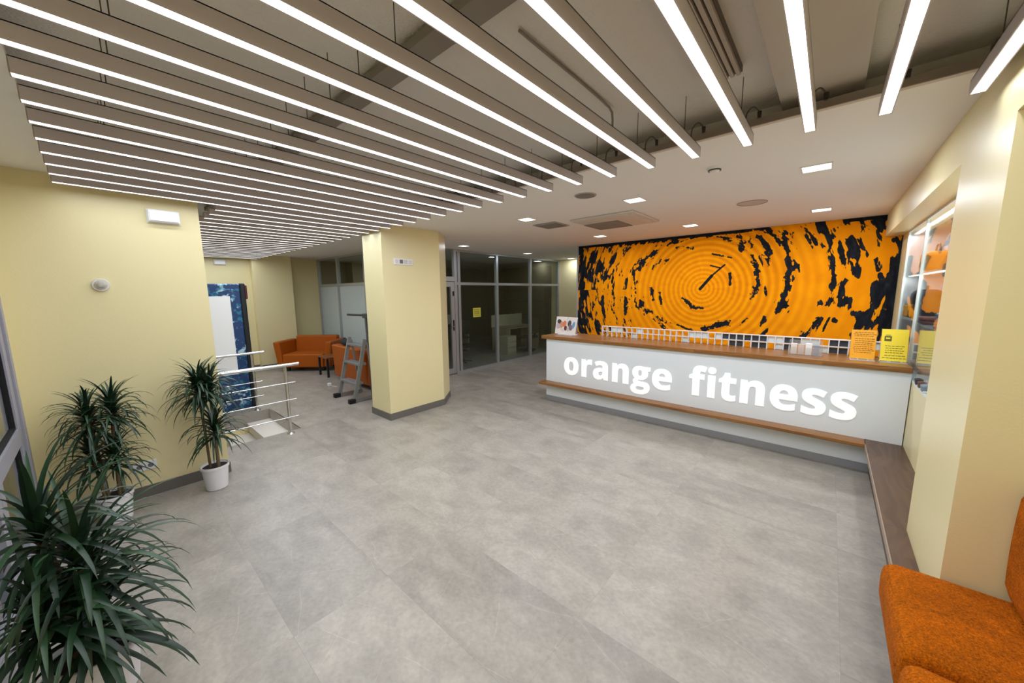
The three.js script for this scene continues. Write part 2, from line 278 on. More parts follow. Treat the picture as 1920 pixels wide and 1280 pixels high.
{ // entrance door at the plant wall, seen at its jamb
  const d = struct('door_2', null, null, 'glazed entrance door with a grey frame beside the plants'); d.userData.category = 'door';
  const fr = mat(0x9a98a0, 0.4);
  mesh('jamb', [bx(-4.4, -4.33, 0, 2.35, 0.44, 0.56, 0.004), bx(-2.27, -2.2, 0, 2.35, 0.44, 0.56), bx(-4.33, -2.27, 2.27, 2.35, 0.44, 0.56)], fr, d);
  const leaf = mesh('leaf_frame', [bx(-4.325, -4.23, 0.02, 2.26, 0.455, 0.515, 0.004), bx(-3.4, -3.3, 0.02, 2.26, 0.455, 0.515), bx(-4.23, -3.4, 0.02, 0.16, 0.455, 0.515), bx(-4.23, -3.4, 2.14, 2.26, 0.455, 0.515)], fr, d);
  mesh('mid_rail', bx(-4.23, -3.4, 0.82, 0.93, 0.455, 0.515), fr, leaf);
  mesh('gasket', [bx(-4.23, -4.218, 0.16, 0.82, 0.468, 0.5), bx(-4.23, -4.218, 0.93, 2.14, 0.468, 0.5), bx(-4.23, -3.4, 0.93, 0.942, 0.468, 0.5), bx(-4.23, -3.4, 0.808, 0.82, 0.468, 0.5)], darkRubber, leaf);
  mesh('pane', bx(-4.218, -3.4, 0.16, 0.81, 0.482, 0.488), glassMat, leaf); mesh('pane', bx(-4.218, -3.4, 0.94, 2.14, 0.482, 0.488), glassMat, leaf);
  const leaf2 = mesh('leaf_frame', [bx(-3.295, -3.2, 0.02, 2.26, 0.455, 0.515), bx(-2.36, -2.275, 0.02, 2.26, 0.455, 0.515), bx(-3.2, -2.36, 0.02, 0.16, 0.455, 0.515), bx(-3.2, -2.36, 2.14, 2.26, 0.455, 0.515), bx(-3.2, -2.36, 0.82, 0.93, 0.455, 0.515)], fr, d);
  mesh('pane', bx(-3.2, -2.36, 0.16, 0.82, 0.482, 0.488), glassMat, leaf2); mesh('pane', bx(-3.2, -2.36, 0.93, 2.14, 0.482, 0.488), glassMat, leaf2);
}

// ---------------------------------------------------------------- stairs going down
{
  const st = thing('stairs', 'pale stone stairs going down between steel railings', 'stairs', [0, 0, 0]);
  const stone = mat(0xe2dad0, 0.5), o = STAIR;
  for (let k = 0; k < 9; k++) {
    const z = o.z0 + k * 0.3, y = -0.16 * (k + 1);
    mesh('riser', bx(o.x0, o.x1, y, y + 0.16 - (k ? 0.03 : 0), z - 0.02, z), stone, st);
    mesh('tread', bx(o.x0, o.x1, y - 0.03, y, z - (k ? 0 : 0) - 0.0, z + 0.3 + 0.015), stone, st);
  }
  mesh('side_wall', [bx(o.x0 - 0.1, o.x0, -2, -0.012, o.z0 - 0.1, o.z1 + 0.1), bx(o.x1, o.x1 + 0.1, -2, -0.012, o.z0 - 0.1, o.z1 + 0.1), bx(o.x0, o.x1, -2, -0.012, o.z1, o.z1 + 0.1), bx(o.x0 - 0.1, o.x1 + 0.1, -2.1, -2, o.z0 - 0.1, o.z1 + 0.1)], wallMat, st);
}
function railing(x, label) {
  const r = thing('stair_railing', label, 'railing', [x, 0, -1.53]);
  mesh('handrail', tube([[0, 0.93, -0.165], [0, 0.93, 1.9]], 0.021, 12), chrome, r);
  for (const z of [0, 0.95, 1.85]) {
    const p = mesh('post', tube([[0, 0, z], [0, 0.91, z]], 0.019, 12), chrome, r);
    mesh('base_flange', cyl(0.045, 0.03, 0.02, 0, 0, z, 16), chrome, p);
  }
  for (const y of [0.23, 0.465, 0.695]) mesh('rail_bar', tube([[0.026, y, -0.1], [0.026, y, 1.88]], 0.007, 8), chrome, r);
}
railing(-5.3, 'stainless steel stair railing on the column side of the stairs');
railing(-6.83, 'stainless steel stair railing in front of the blue display stand');
// ---------------------------------------------------------------- hanging linear lights
{
  const ORD = ['first', 'second', 'third', 'fourth', 'fifth', 'sixth', 'seventh', 'eighth', 'ninth', 'tenth', 'eleventh', 'twelfth', 'thirteenth', 'fourteenth', 'fifteenth', 'sixteenth', 'seventeenth', 'eighteenth', 'nineteenth', 'twentieth', 'twenty-first'];
  const W = 0.05, H = 0.06, Y0 = 2.689, ZE = -2.63;
  const house = mat(0xc4bcc0, 0.5), diffuse = emissive(LINEAR_GLOW), cap = mat(0x9d948c, 0.5), wire = mat(0x55504c, 0.6), plug = mat(0x2a2523, 0.6);
  for (let i = 0; i < 39; i++) {
    const x = 0.435 - 0.283 * i - 0.021, z1 = i < 18 ? 0.123 : -0.875, far = i >= 18, L = z1 - ZE;
    const t = thing('linear_light', far ? 'shorter hanging linear light, ' + ORD[i - 18] + ' beyond the end of the plant wall' : 'long hanging linear light over the floor, ' + ORD[i] + ' from the beam above the seat alcove', 'ceiling light', [x, Y0, ZE], 0, far ? 'shorter linear lights beyond the plant wall' : 'long linear lights over the floor');
    mesh('housing', [bx(-W / 2, -W / 2 + 0.004, 0, H, 0.004, L - 0.004), bx(W / 2 - 0.004, W / 2, 0, H, 0.004, L - 0.004), bx(-W / 2, W / 2, H - 0.004, H, 0.004, L - 0.004)], house, t);
    mesh('diffuser', bx(-W / 2 + 0.004, W / 2 - 0.004, 0.001, 0.012, 0.004, L - 0.004), diffuse, t);
    mesh('end_cap', bx(-W / 2, W / 2, 0, H, 0, 0.004), cap, t); mesh('end_cap', bx(-W / 2, W / 2, 0, H, L - 0.004, L), cap, t);
    for (const z of far ? [0.28, 1.15] : [0.26, 1.8, 2.5]) mesh('suspension_wire', tube([[0, H, z], [0, (x > -0.31 && x < 0.06 ? 2.899 : SLAB - 0.001) - Y0, z]], 0.0022, 5), wire, t);
    if (i < 22) {
      const c = mesh('feed_cable', tube([[0, H, 0.13], [0.004, H + 0.08, 0.12], [0.03, H + 0.11, 0.1], [0.055, H + 0.085, 0.08]], 0.004, 6), wire, t);
      mesh('connector', cyl(0.009, 0.011, 0.035, 0.056, H + 0.052, 0.078, 8), plug, c);
    }
    areaLight(t, W - 0.008, L - 0.008, 0, -0.003, L / 2, LINEAR, COOL);
  }
}
// ---------------------------------------------------------------- recessed square downlights
{
  const glow = emissive(PANEL_GLOW), rim = mat(0xe4e0dc, 0.5);
  const put = (x, z, label, group, power = 1) => {
    const t = thing('downlight', label, 'downlight', [x, CY, z], 0, group);
    mesh('rim', [bx(-0.1, 0.1, -0.006, 0, -0.1, -0.088), bx(-0.1, 0.1, -0.006, 0, 0.088, 0.1), bx(-0.1, -0.088, -0.006, 0, -0.088, 0.088), bx(0.088, 0.1, -0.006, 0, -0.088, 0.088)], rim, t);
    mesh('panel', bx(-0.088, 0.088, -0.003, 0.006, -0.088, 0.088), glow, t);
    areaLight(t, 0.17, 0.17, 0, -0.008, 0, PANEL * power, NEUTRAL);
  };
  [-0.16, -1.635, -3.1].forEach((x, k) => {
    const w = ['nearest the beam over the display niche', 'middle of its row', 'nearest the passage'][k];
    put(x, -3.86, 'square recessed downlight between linear lights and counter, ' + w, 'downlights on the lobby side of the counter'); put(x, -5.9, 'square recessed downlight close to the mural, ' + w, 'downlights by the mural');
  });
  [-5.09, -7.19, -9.2].forEach((z, k) => put(-5.75, z, 'square recessed downlight along the office partition, ' + ['closest to the column', 'middle of its row', 'closest to the end wall'][k], 'downlights along the partition', 0.4));
}
// ---------------------------------------------------------------- small things on the ceiling
{
  let t = thing('ceiling_speaker', 'round grey perforated ceiling grille near the ends of the linear lights', 'speaker', [-1.92, CY, -3.33]);
  mesh('rim', cyl(0.105, 0.11, 0.008, 0, -0.008, 0, 32), mat(0xa39d97, 0.6), t); mesh('grille', cyl(0.09, 0.09, 0.003, 0, -0.011, 0, 32), mat(0x827c77, 0.7), t);
  t = thing('smoke_detector', 'small white round smoke detector on the lowered ceiling', 'detector', [-0.76, CY, -3.3]);
  mesh('base', cyl(0.052, 0.055, 0.018, 0, -0.018, 0, 24), whitePlastic, t); mesh('sensor_head', cyl(0.028, 0.042, 0.022, 0, -0.04, 0, 24), whitePlastic, t); mesh('slot', cyl(0.046, 0.046, 0.008, 0, -0.026, 0, 24), mat(0x4b4644, 0.7), t);
  t = thing('ceiling_hatch', 'thin round white rim flush in the ceiling before the mural', 'ceiling rim', [-0.73, CY, -4.88]);
  { const g = new THREE.TorusGeometry(0.14, 0.006, 8, 40); g.rotateX(Math.PI / 2); mesh('rim', g, mat(0x9c8f86, 0.6), t); mesh('cover', cyl(0.125, 0.125, 0.004, 0, -0.004, 0, 40), mat(0xc2b8af, 0.7), t); }
  t = thing('air_conditioner', 'square white cassette air conditioner with a grey intake grille', 'air conditioner', [-2.27, CY, -4.73]);
  const ac = mat(0xcfc7c0, 0.5), gr = mat(0x8f8882, 0.6);
  mesh('fascia', bx(-0.44, 0.44, -0.025, 0, -0.44, 0.44, 0.01), ac, t);
  mesh('outlet_flap', bx(-0.34, 0.34, -0.033, -0.025, 0.3, 0.38), ac, t); mesh('outlet_flap', bx(0.3, 0.38, -0.033, -0.025, -0.34, 0.28), ac, t);
  for (let k = 0; k < 12; k++) mesh('grille_slat', bx(-0.42, 0.08, -0.036, -0.025, -0.4 + k * 0.042, -0.4 + k * 0.042 + 0.028), gr, t);
  t = thing('ceiling_vent', 'grey slatted ceiling vent beside the cassette air conditioner', 'vent', [-3.1, CY, -4.42]);
  mesh('frame', bx(-0.19, 0.19, -0.012, 0, -0.19, 0.19), mat(0x9f9892, 0.6), t);
  for (let k = 0; k < 8; k++) mesh('slat', bx(-0.165, 0.165, -0.02, -0.012, -0.16 + k * 0.042, -0.16 + k * 0.042 + 0.024), gr, t);
  // things in the void above the lights
  t = thing('slot_diffuser', 'long slotted air diffuser above the linear lights', 'air diffuser', [-0.52, 2.93, -2.25]);
  mesh('box', bx(-0.06, 0.1, 0, SLAB - 2.931, 0, 1.35), mat(0x6d645c, 0.8), t);
  for (let k = 0; k < 6; k++) mesh('slat', bx(-0.058 + k * 0.0272, -0.058 + k * 0.0272 + 0.017, -0.016, 0, 0.01, 1.34), mat(0xb3a99f, 0.6), t);
  t = thing('cable_tray', 'grey cable tray crossing above the linear lights', 'cable tray', [-3.4, 2.9, -1.07]);
  mesh('tray', [bx(-2.6, 2.6, 0, 0.006, -0.055, 0.055), bx(-2.6, 2.6, 0.006, 0.04, -0.055, -0.05), bx(-2.6, 2.6, 0.006, 0.04, 0.05, 0.055)], mat(0x8b837b, 0.6), t);
  for (const x of [-2.2, -0.9, 0.5, 1.9]) mesh('hanger', tube([[x, 0.008, 0], [x, SLAB - 2.901, 0]], 0.004, 6), blackMat, t);
  solo('conduit', tube([[-1.08, 2.945, -1.3], [-1.09, 2.945, -2.1], [-1.09, 2.93, -2.19], [-1.09, 2.8, -2.2]], 0.007, 8, 24), mat(0x8d857d, 0.6), 'thin grey conduit running along the slab above the lights', 'conduit');
}

// ---------------------------------------------------------------- reception counter
{
  const CX0 = -3.57, CX1 = 0.643, CZ = -4.97;
  const c = thing('reception_counter', 'long pale grey reception counter with wooden top and white lettering', 'counter', [0, 0, 0]);
  const panel = mat(0xe2e6ea, 0.5), plinth = mat(0x96979b, 0.5);
  mesh('body', [bx(CX0, CX1, 0.085, 1.058, CZ - 0.03, CZ), bx(CX0, CX0 + 0.03, 0.085, 1.058, CZ - 0.55, CZ - 0.03), bx(CX1 - 0.03, CX1, 0.085, 1.058, CZ - 0.55, CZ - 0.03)], panel, c);
  mesh('plinth', [bx(CX0, CX1, 0, 0.085, CZ - 0.04, CZ - 0.006), bx(CX0 + 0.006, CX0 + 0.03, 0, 0.085, CZ - 0.55, CZ - 0.04)], plinth, c);
  mesh('countertop', bx(-3.66, 0.644, 1.058, 1.112, CZ - 0.62, CZ + 0.03, 0.006), ledgeMat, c);
  mesh('foot_ledge', bx(-3.61, 0.384, 0.3, 0.342, CZ, -4.80, 0.01), ledgeMat, c);
  const font = await new FontLoader().loadAsync('fonts/droid/droid_sans_bold.typeface.json');
  const white = mat(0xffffff, 0.45, { emissive: 0xffffff, emissiveIntensity: 0.35 });   // backlit acrylic letters
  const word = (s, x0, x1) => {
    const size = 0.36, k = size / font.data.resolution; let adv = 0; const gs = [];
    for (const ch of s) {
      const g = new TextGeometry(ch, { font, size, depth: 0.006, curveSegments: 8, bevelEnabled: true, bevelSize: 0.006, bevelThickness: 0.002, bevelSegments: 1 }); g.translate(adv, 0, 0); gs.push(g); adv += font.data.glyphs[ch].ha * k;
    }
    gs[0].computeBoundingBox(); gs[gs.length - 1].computeBoundingBox();
    const a = gs[0].boundingBox.min.x, b = gs[gs.length - 1].boundingBox.max.x, sx = (x1 - x0) / (b - a);
    gs.forEach((g) => { g.translate(-a, 0, 0); g.scale(sx, 1, 1); g.translate(x0, 0.508, CZ); mesh('letter', g, white, c); });
  };
  word('orange', -3.21, -1.505); word('fitness', -1.29, 0.302);
}
// bench along the right wall
{
  const b = thing('wall_bench', 'dark brown wooden bench running from the counter along the right wall', 'bench', [0, 0, 0]);
  mesh('seat_board', [bx(0.384, 0.65, 0.3, 0.342, -4.968, -3.201), bx(0.384, 0.484, 0.3, 0.342, -3.2, -2.4), bx(0.384, 0.99, 0.3, 0.342, -2.399, 0.44)], benchMat, b);
  mesh('front_edge', bx(0.376, 0.384, 0.3, 0.3425, -4.8, 0.44, 0.003), mat(0x9a8573, 0.4), b);
  mesh('support_panel', bx(0.44, 0.46, 0, 0.3, -4.965, 0.44), benchMat, b);
}
// upholstered seat cushions on the bench
function cushion(w, h, d, bulge, nx = 18, nz = 18) {       // soft block, centred in x and z, base at y = 0
  const g = new THREE.BoxGeometry(w, h, d, nx, 8, nz), p = g.attributes.position, R = 0.045;
  for (let i = 0; i < p.count; i++) {
    let x = p.getX(i), y = p.getY(i), z = p.getZ(i);
    const ux = x / (w / 2), uz = z / (d / 2), uy = y / (h / 2);
    const q = new THREE.Vector3(Math.max(Math.abs(x) - (w / 2 - R), 0) * Math.sign(x), Math.max(Math.abs(y) - (h / 2 - R), 0) * Math.sign(y), Math.max(Math.abs(z) - (d / 2 - R), 0) * Math.sign(z));
    const l = q.length(); if (l > 1e-6) { const cx = x - q.x, cy = y - q.y, cz = z - q.z; q.multiplyScalar(Math.min(1, R / l)); x = cx + q.x; y = cy + q.y; z = cz + q.z; }
    if (y > 0) y += bulge * (1 - ux * ux) * (1 - uz * uz);
    x += Math.sign(x) * bulge * 0.5 * (1 - uy * uy) * Math.abs(ux) ** 6; z += Math.sign(z) * bulge * 0.3 * (1 - uy * uy) * Math.abs(uz) ** 6;
    p.setXYZ(i, x, y, z);
  }
  g.translate(0, h / 2, 0); g.computeVertexNormals(); const t = g.toNonIndexed(); t.clearGroups(); return uvMetres(t);
}
{
  const g = cushion(0.7, 0.215, 0.6, 0.012);
  for (let k = 0; k < 4; k++) {
    const s = thing('seat_cushion', ['orange woven seat cushion against the yellow pier', 'orange woven seat cushion next to the one by the pier', 'orange woven seat cushion in the middle of the alcove', 'orange woven seat cushion by the entrance wall'][k], 'cushion', [0.65, 0.3425, -2.085 + k * 0.625], 0, 'bench seat cushions');
    const b = mesh('cover', g, orangeFabric, s); mesh('piping', tube([[-0.35, 0.11, -0.27], [-0.352, 0.11, 0.27]], 0.004, 6), orangeFabric, b);
  }
  const bk = cushion(0.6, 0.5, 0.2, 0.02);
  for (let k = 0; k < 4; k++) {
    const s = thing('back_cushion', ['orange woven backrest cushion beside the yellow pier', 'orange woven backrest cushion next to the one by the pier', 'orange woven backrest cushion in the middle of the alcove', 'orange woven backrest cushion by the entrance wall'][k], 'cushion', [0.745, 0.572, -2.08 + k * 0.625], Math.PI / 2, 'bench back cushions');
    mesh('cover', bk, orangeFabric, s);
  }
}

// ---------------------------------------------------------------- things on and behind the counter
const TOP = 1.112;
{
  const rk = thing('pigeonhole_rack', 'low white open grid rack standing along the back of the counter', 'rack', [-2.8, TOP, -5.5]);
  const w = mat(0xe8eaec, 0.45), n = 41, dx = 0.0835;
  for (let k = 0; k <= n; k++) mesh('upright', bx(k * dx - 0.005, k * dx + 0.005, 0, 0.165, -0.025, 0.025), w, rk);
  for (const y of [0.078, 0.16]) mesh('shelf', bx(-0.005, n * dx + 0.005, y, y + 0.008, -0.025, 0.0255), w, rk);
  const card = mat(0xdfe6e8, 0.6), blue = mat(0x39404c, 0.6);
  for (const k of [2, 3, 7, 16, 17, 18, 20, 27, 28, 31, 32, 36, 38]) mesh('card', bx(k * dx + 0.006, k * dx + 0.078, 0.088, 0.15, -0.004, -0.002), card, rk);
  for (const k of [6, 15, 28, 33]) mesh('card', bx(k * dx + 0.006, k * dx + 0.078, 0.004, 0.07, -0.004, -0.002), card, rk);
  for (const k of [21, 22, 23, 24, 25, 26, 29, 30, 34, 35, 37, 39, 40]) for (const y of [0.004, 0.088]) if (k % 3 || y > 0.05) mesh('card', bx(k * dx + 0.006, k * dx + 0.078, y, y + 0.066, -0.012, -0.010), blue, rk);
}
{
  const t = thing('brochure_stand', 'open picture brochure propped up at the free end of the counter', 'brochure', [-3.36, TOP, -5.26], -0.12);
  const pic = canvasTex(256, 128, (c, w, h) => {
    c.fillStyle = '#f2ece8'; c.fillRect(0, 0, w, h);
    const r = [[40, 40, 34, 24, '#4a3d44'], [66, 62, 26, 34, '#d79a7c'], [30, 70, 30, 26, '#c9b9c4'], [100, 52, 26, 30, '#e8835a'], [118, 84, 22, 22, '#5b3030'], [160, 48, 30, 30, '#54505e'], [182, 76, 34, 26, '#8a7480'], [216, 58, 22, 34, '#6ea4cf'], [150, 92, 26, 16, '#d9c8c2'], [78, 96, 40, 12, '#e6d5cd']];
    for (const [x, y, a, b, f] of r) { c.fillStyle = f; c.beginPath(); c.ellipse(x, y, a * 0.8, b * 0.8, 0.4, 0, 7); c.fill(); }
  });
  const pm = mat(0xffffff, 0.35, { map: pic });
  for (const s of [-1, 1]) {
    const g = new THREE.BoxGeometry(0.225, 0.3, 0.006).toNonIndexed(); g.clearGroups(); const uv = g.attributes.uv; for (let i = 0; i < uv.count; i++) uv.setX(i, uv.getX(i) * 0.5 + (s > 0 ? 0.5 : 0));
    g.translate(s * 0.1125, 0.15, 0); g.rotateX(-0.22); g.translate(0, 0.012, 0.02); g.rotateY(-s * 0.12); mesh('page', g, pm, t);
  }
  mesh('easel', [bar([-0.1, 0, -0.1], [-0.1, 0.2, -0.035], 0.012, 0.006), bar([0.1, 0, -0.1], [0.1, 0.2, -0.035], 0.012, 0.006), bx(-0.15, 0.15, 0, 0.01, -0.11, 0.06)], whitePlastic, t);
}
function notice(name, label, x, z, w, h, paper, ink, box) {
  const t = thing(name, label, 'notice', [x, TOP, z], 0.05);
  const tx = canvasTex(192, 256, (c, W, H) => {
    c.fillStyle = paper; c.fillRect(0, 0, W, H); c.fillStyle = ink;
    const rows = box ? [0.52, 0.59, 0.66, 0.73, 0.82, 0.9] : [0.08, 0.14, 0.2, 0.3, 0.37, 0.44, 0.5, 0.57, 0.64, 0.7, 0.77];
    rows.forEach((y, i) => { const l = 0.62 + 0.2 * hash(i, box ? 5 : 2); let q = (1 - l) / 2 * W; while (q < (1 + l) / 2 * W) { const s = 7 + 18 * hash(Math.floor(q), i); c.fillRect(q, y * H, s, 5); q += s + 5; } });
    if (box) { c.fillRect(22, 56, 52, 42); c.fillStyle = paper; c.fillRect(32, 68, 32, 12); c.fillStyle = ink; c.fillRect(30, 46, 36, 6); }
  });
  const g = new THREE.BoxGeometry(w, h, 0.002).toNonIndexed(); g.clearGroups(); g.translate(0, h / 2 + 0.012, 0); g.rotateX(-0.14);
  mesh('sheet', g, mat(0xffffff, 0.5, { map: tx }), t);
  const a = new THREE.BoxGeometry(w + 0.012, h + 0.008, 0.002).toNonIndexed(); a.clearGroups(); a.translate(0, h / 2 + 0.012, -0.0035); a.rotateX(-0.14); mesh('acrylic_back', a, glassMat, t);
  mesh('acrylic_foot', bx(-w / 2, w / 2, 0, 0.006, -0.07, 0.06), phys({ color: 0xf4f6f8, roughness: 0.1, transmission: 0.6, thickness: 0 }), t);
}
notice('notice_holder', 'orange printed notice in a clear stand on the counter', 0.305, -5.2, 0.19, 0.3, '#f7a81c', '#6b4206', false);
notice('notice_holder', 'yellow printed notice with a dark emblem in a clear stand on the counter', 0.53, -5.2, 0.19, 0.32, '#ffe23a', '#5d5a16', true);
{
  const t = thing('leaflet_tray', 'small clear tray of pale cards on the counter beside the orange notice', 'card tray', [-0.16, TOP, -5.24]);
  const a = phys({ color: 0xf6f4f2, roughness: 0.05, transmission: 0.9, thickness: 0 });
  mesh('tray', [bx(-0.15, 0.15, 0, 0.004, -0.06, 0.06), bx(-0.15, 0.15, 0.004, 0.09, 0.056, 0.06), bx(-0.15, 0.15, 0.004, 0.16, -0.06, -0.056), bx(-0.15, -0.146, 0.004, 0.1, -0.056, 0.056), bx(0.146, 0.15, 0.004, 0.1, -0.056, 0.056)], a, t);
  for (let k = 0; k < 4; k++) mesh('card', bx(-0.13 + k * 0.066, -0.075 + k * 0.066, 0.005, 0.11 + 0.02 * hash(k, 3), -0.03, 0.02 - 0.01 * (k % 2)), mat([0xe9dcd6, 0xd9c0b4, 0xf0eeee, 0x8d93a3][k], 0.6), t);
}
// ---------------------------------------------------------------- display niche in the right wall
{
  const n = thing('display_cabinet', 'lit glass-fronted display niche in the right wall full of sportswear', 'display cabinet', [0.66, 0.97, -4.85]);
  const white = mat(0xe6dfdc, 0.5), fr = mat(0xdfe6e0, 0.35);
  mesh('back_panel', bx(0.345, 0.358, 0, 1.55, -1.6, 1.65), mat(0xf0dcd4, 0.6), n);
  mesh('side_panel', bx(0.0, 0.345, 0, 1.55, -1.6, -1.585), white, n); mesh('side_panel', bx(0.0, 0.345, 0, 1.55, 1.635, 1.65), white, n);
  mesh('base_board', bx(-0.005, 0.345, 0, 0.02, -1.585, 1.635), white, n);
  for (const y of [0.51, 1.03]) mesh('shelf', bx(0.03, 0.345, y, y + 0.014, -1.585, 1.635), phys({ color: 0xeef4f2, roughness: 0.1, transmission: 0.5, thickness: 0 }), n);
  for (const z of [-1.585, -0.5, 0.58, 1.62]) mesh('frame_post', bx(-0.012, 0.012, 0.02, 1.55, z - 0.012, z + 0.012), fr, n);
  mesh('frame_rail', [bx(-0.012, 0.012, 1.53, 1.55, -1.585, 1.635), bx(-0.012, 0.012, 0.0, 0.02, -1.585, 1.635)], fr, n);
  for (const z of [-1.04, 0.04, 1.1]) mesh('pane', bx(-0.003, 0.003, 0.02, 1.53, z - 0.52, z + 0.5), glassMat, n);
  const led = emissive(4, 0xf4f8ff);
  mesh('led_strip', bx(0.03, 0.05, 1.50, 1.512, -1.57, 1.62), led, n); areaLight(n, 0.02, 3.15, 0.04, 1.497, 0.02, SHELF_LED * 2.2, 0xf2f6ff);
  mesh('led_strip', bx(0.03, 0.04, 1.012, 1.024, -1.57, 1.62), led, n); areaLight(n, 0.012, 3.15, 0.035, 1.009, 0.02, SHELF_LED * 2.2, 0xf2f6ff);
}
function shirt(x, y, z, color, label, s = 1) {            // a shirt on a hanger, hanging in the niche, its width along z
  const t = thing('hanging_shirt', label, 'shirt', [x, y, z], 0, 'shirts hanging in the display niche');
  const sh = new THREE.Shape(), P = [[0.05, 0], [0.1, -0.01], [0.19, -0.06], [0.26, -0.2], [0.2, -0.23], [0.165, -0.15], [0.165, -0.42], [-0.165, -0.42], [-0.165, -0.15], [-0.2, -0.23], [-0.26, -0.2], [-0.19, -0.06], [-0.1, -0.01], [-0.05, 0], [0, -0.045]];
  P.forEach(([a, b], i) => (i ? sh.lineTo(a * s, b * s) : sh.moveTo(a * s, b * s)));
  const g = new THREE.ExtrudeGeometry(sh, { depth: 0.03, bevelEnabled: true, bevelSize: 0.008, bevelThickness: 0.01, bevelSegments: 2 }); g.rotateY(Math.PI / 2); g.translate(-0.015, 0, 0);
  mesh('cloth', uvMetres(g.index ? g.toNonIndexed() : g), mat(color, 0.9), t);
  mesh('hanger', [tube([[0, -0.03, -0.17 * s], [0, 0.01, -0.05], [0, 0.012, 0.05], [0, -0.03, 0.17 * s]], 0.006, 6), tube([[0, 0.012, 0], [0, 0.05, 0], [0, 0.065, 0.015]], 0.004, 6)], blackMat, t);
}
const SH1 = 0.97 + 0.524, SH2 = 0.97 + 1.044;
shirt(0.94, 2.43, -6.05, 0xb7b3bd, 'pale grey shirt hanging at the mural end of the display niche');
shirt(0.94, 2.43, -5.0, 0x8f9bb0, 'blue grey shirt hanging at the top of the display niche');
shirt(0.94, 2.43, -4.45, 0xd9a89c, 'pink shirt hanging at the top of the display niche beside the pier');
shirt(0.95, 1.93, -6.05, 0x9a94a8, 'lilac grey shirt hanging under the lit shelf at the mural end');
shirt(0.95, 1.93, -5.05, 0xaab0ba, 'light grey shirt hanging under the lit shelf in the display niche');
{
  let t = thing('sports_bag', 'orange sports bag with a black strap on the lit shelf', 'bag', [0.79, SH2, -5.66]);
  mesh('body', bx(-0.1, 0.1, 0, 0.2, -0.17, 0.17, 0.05), mat(0xc87a1c, 0.7), t); mesh('end_panel', bx(-0.095, 0.095, 0.01, 0.19, -0.2, -0.168, 0.03), blackMat, t); mesh('strap', tube([[0, 0.19, -0.12], [0, 0.27, -0.05], [0, 0.27, 0.05], [0, 0.19, 0.12]], 0.008, 6), blackMat, t);
  t = thing('brown_towel', 'large brown folded towel standing on the lit shelf beside the pier', 'towel', [0.74, SH2, -4.72]);
  { const sh = new THREE.Shape(); [[-0.42, 0], [0.42, 0], [0.42, 0.36], [0.34, 0.36]].forEach(([a, b], i) => (i ? sh.lineTo(-a, b) : sh.moveTo(-a, b))); const g = new THREE.ExtrudeGeometry(sh, { depth: 0.05, bevelEnabled: true, bevelSize: 0.008, bevelThickness: 0.008, bevelSegments: 2 }); g.rotateY(Math.PI / 2); mesh('folded_layers', uvMetres(g), mat(0xa85f30, 0.9), t); mesh('hem', bx(0.05, 0.064, 0.02, 0.05, -0.3, 0.36), mat(0x6d3f24, 0.9), t); }
  t = thing('backpack', 'black backpack with orange and green panels in the display niche', 'backpack', [0.8, SH1, -6.0]);
  mesh('body', bx(-0.11, 0.11, 0, 0.34, -0.16, 0.16, 0.07), mat(0x24242a, 0.8), t); mesh('pocket', bx(-0.15, -0.09, 0.03, 0.18, -0.12, 0.12, 0.03), mat(0x8d6a1e, 0.7), t); mesh('handle', tube([[0, 0.33, -0.04], [0, 0.38, 0], [0, 0.33, 0.04]], 0.008, 6), blackMat, t);
  const stack = (z, y, cols, label) => { const q = thing('folded_clothes', label, 'clothes', [0.82, y, z], 0, 'folded clothes in the display niche'); cols.forEach((c, i) => mesh('folded_garment', bx(-0.12, 0.12, i * 0.036, i * 0.036 + 0.034, -0.16 + 0.01 * (i % 2), 0.16 - 0.008 * (i % 3), 0.014), mat(c, 0.9), q)); };
  stack(-4.62, SH1, [0x4d6076, 0x5b6e84, 0x6f8094, 0x8593a3], 'stack of blue denim coloured clothes on the middle shelf');
  stack(-5.45, SH1, [0x6c4038, 0x7d4a3e], 'two folded brown garments on the middle shelf');
  stack(-5.55, 0.99, [0xe4e2e6, 0xd9d6dc, 0xcfd0da], 'stack of white folded clothes on the bottom board');
  stack(-5.0, 0.99, [0xb9babf, 0xa6a9ad, 0xcdb6ac], 'stack of grey folded clothes on the bottom board');
  const shoe = (z, c, label) => { const q = thing('sports_shoe', label, 'shoe', [0.79, 0.99, z], 0, 'shoes on the bottom board'); const s = new THREE.Shape(); [[-0.14, 0.02], [0.14, 0.02], [0.145, 0.05], [0.07, 0.075], [0.01, 0.12], [-0.06, 0.11], [-0.12, 0.13], [-0.145, 0.08]].forEach(([a, b], i) => (i ? s.lineTo(a, b) : s.moveTo(a, b))); const g = new THREE.ExtrudeGeometry(s, { depth: 0.06, bevelEnabled: true, bevelSize: 0.012, bevelThickness: 0.014, bevelSegments: 3 }); g.rotateY(Math.PI); g.translate(0, 0, 0.03); mesh('upper', uvMetres(g), mat(c, 0.7), q); mesh('sole', bx(-0.15, 0.145, 0, 0.026, -0.045, 0.045, 0.012), whitePlastic, q); };
  shoe(-4.72, 0x22242a, 'black sports shoe on the bottom board'); shoe(-4.58, 0x5c3a30, 'brown sports shoe on the bottom board'); shoe(-4.44, 0x7c8b92, 'grey blue sports shoe on the bottom board');
}
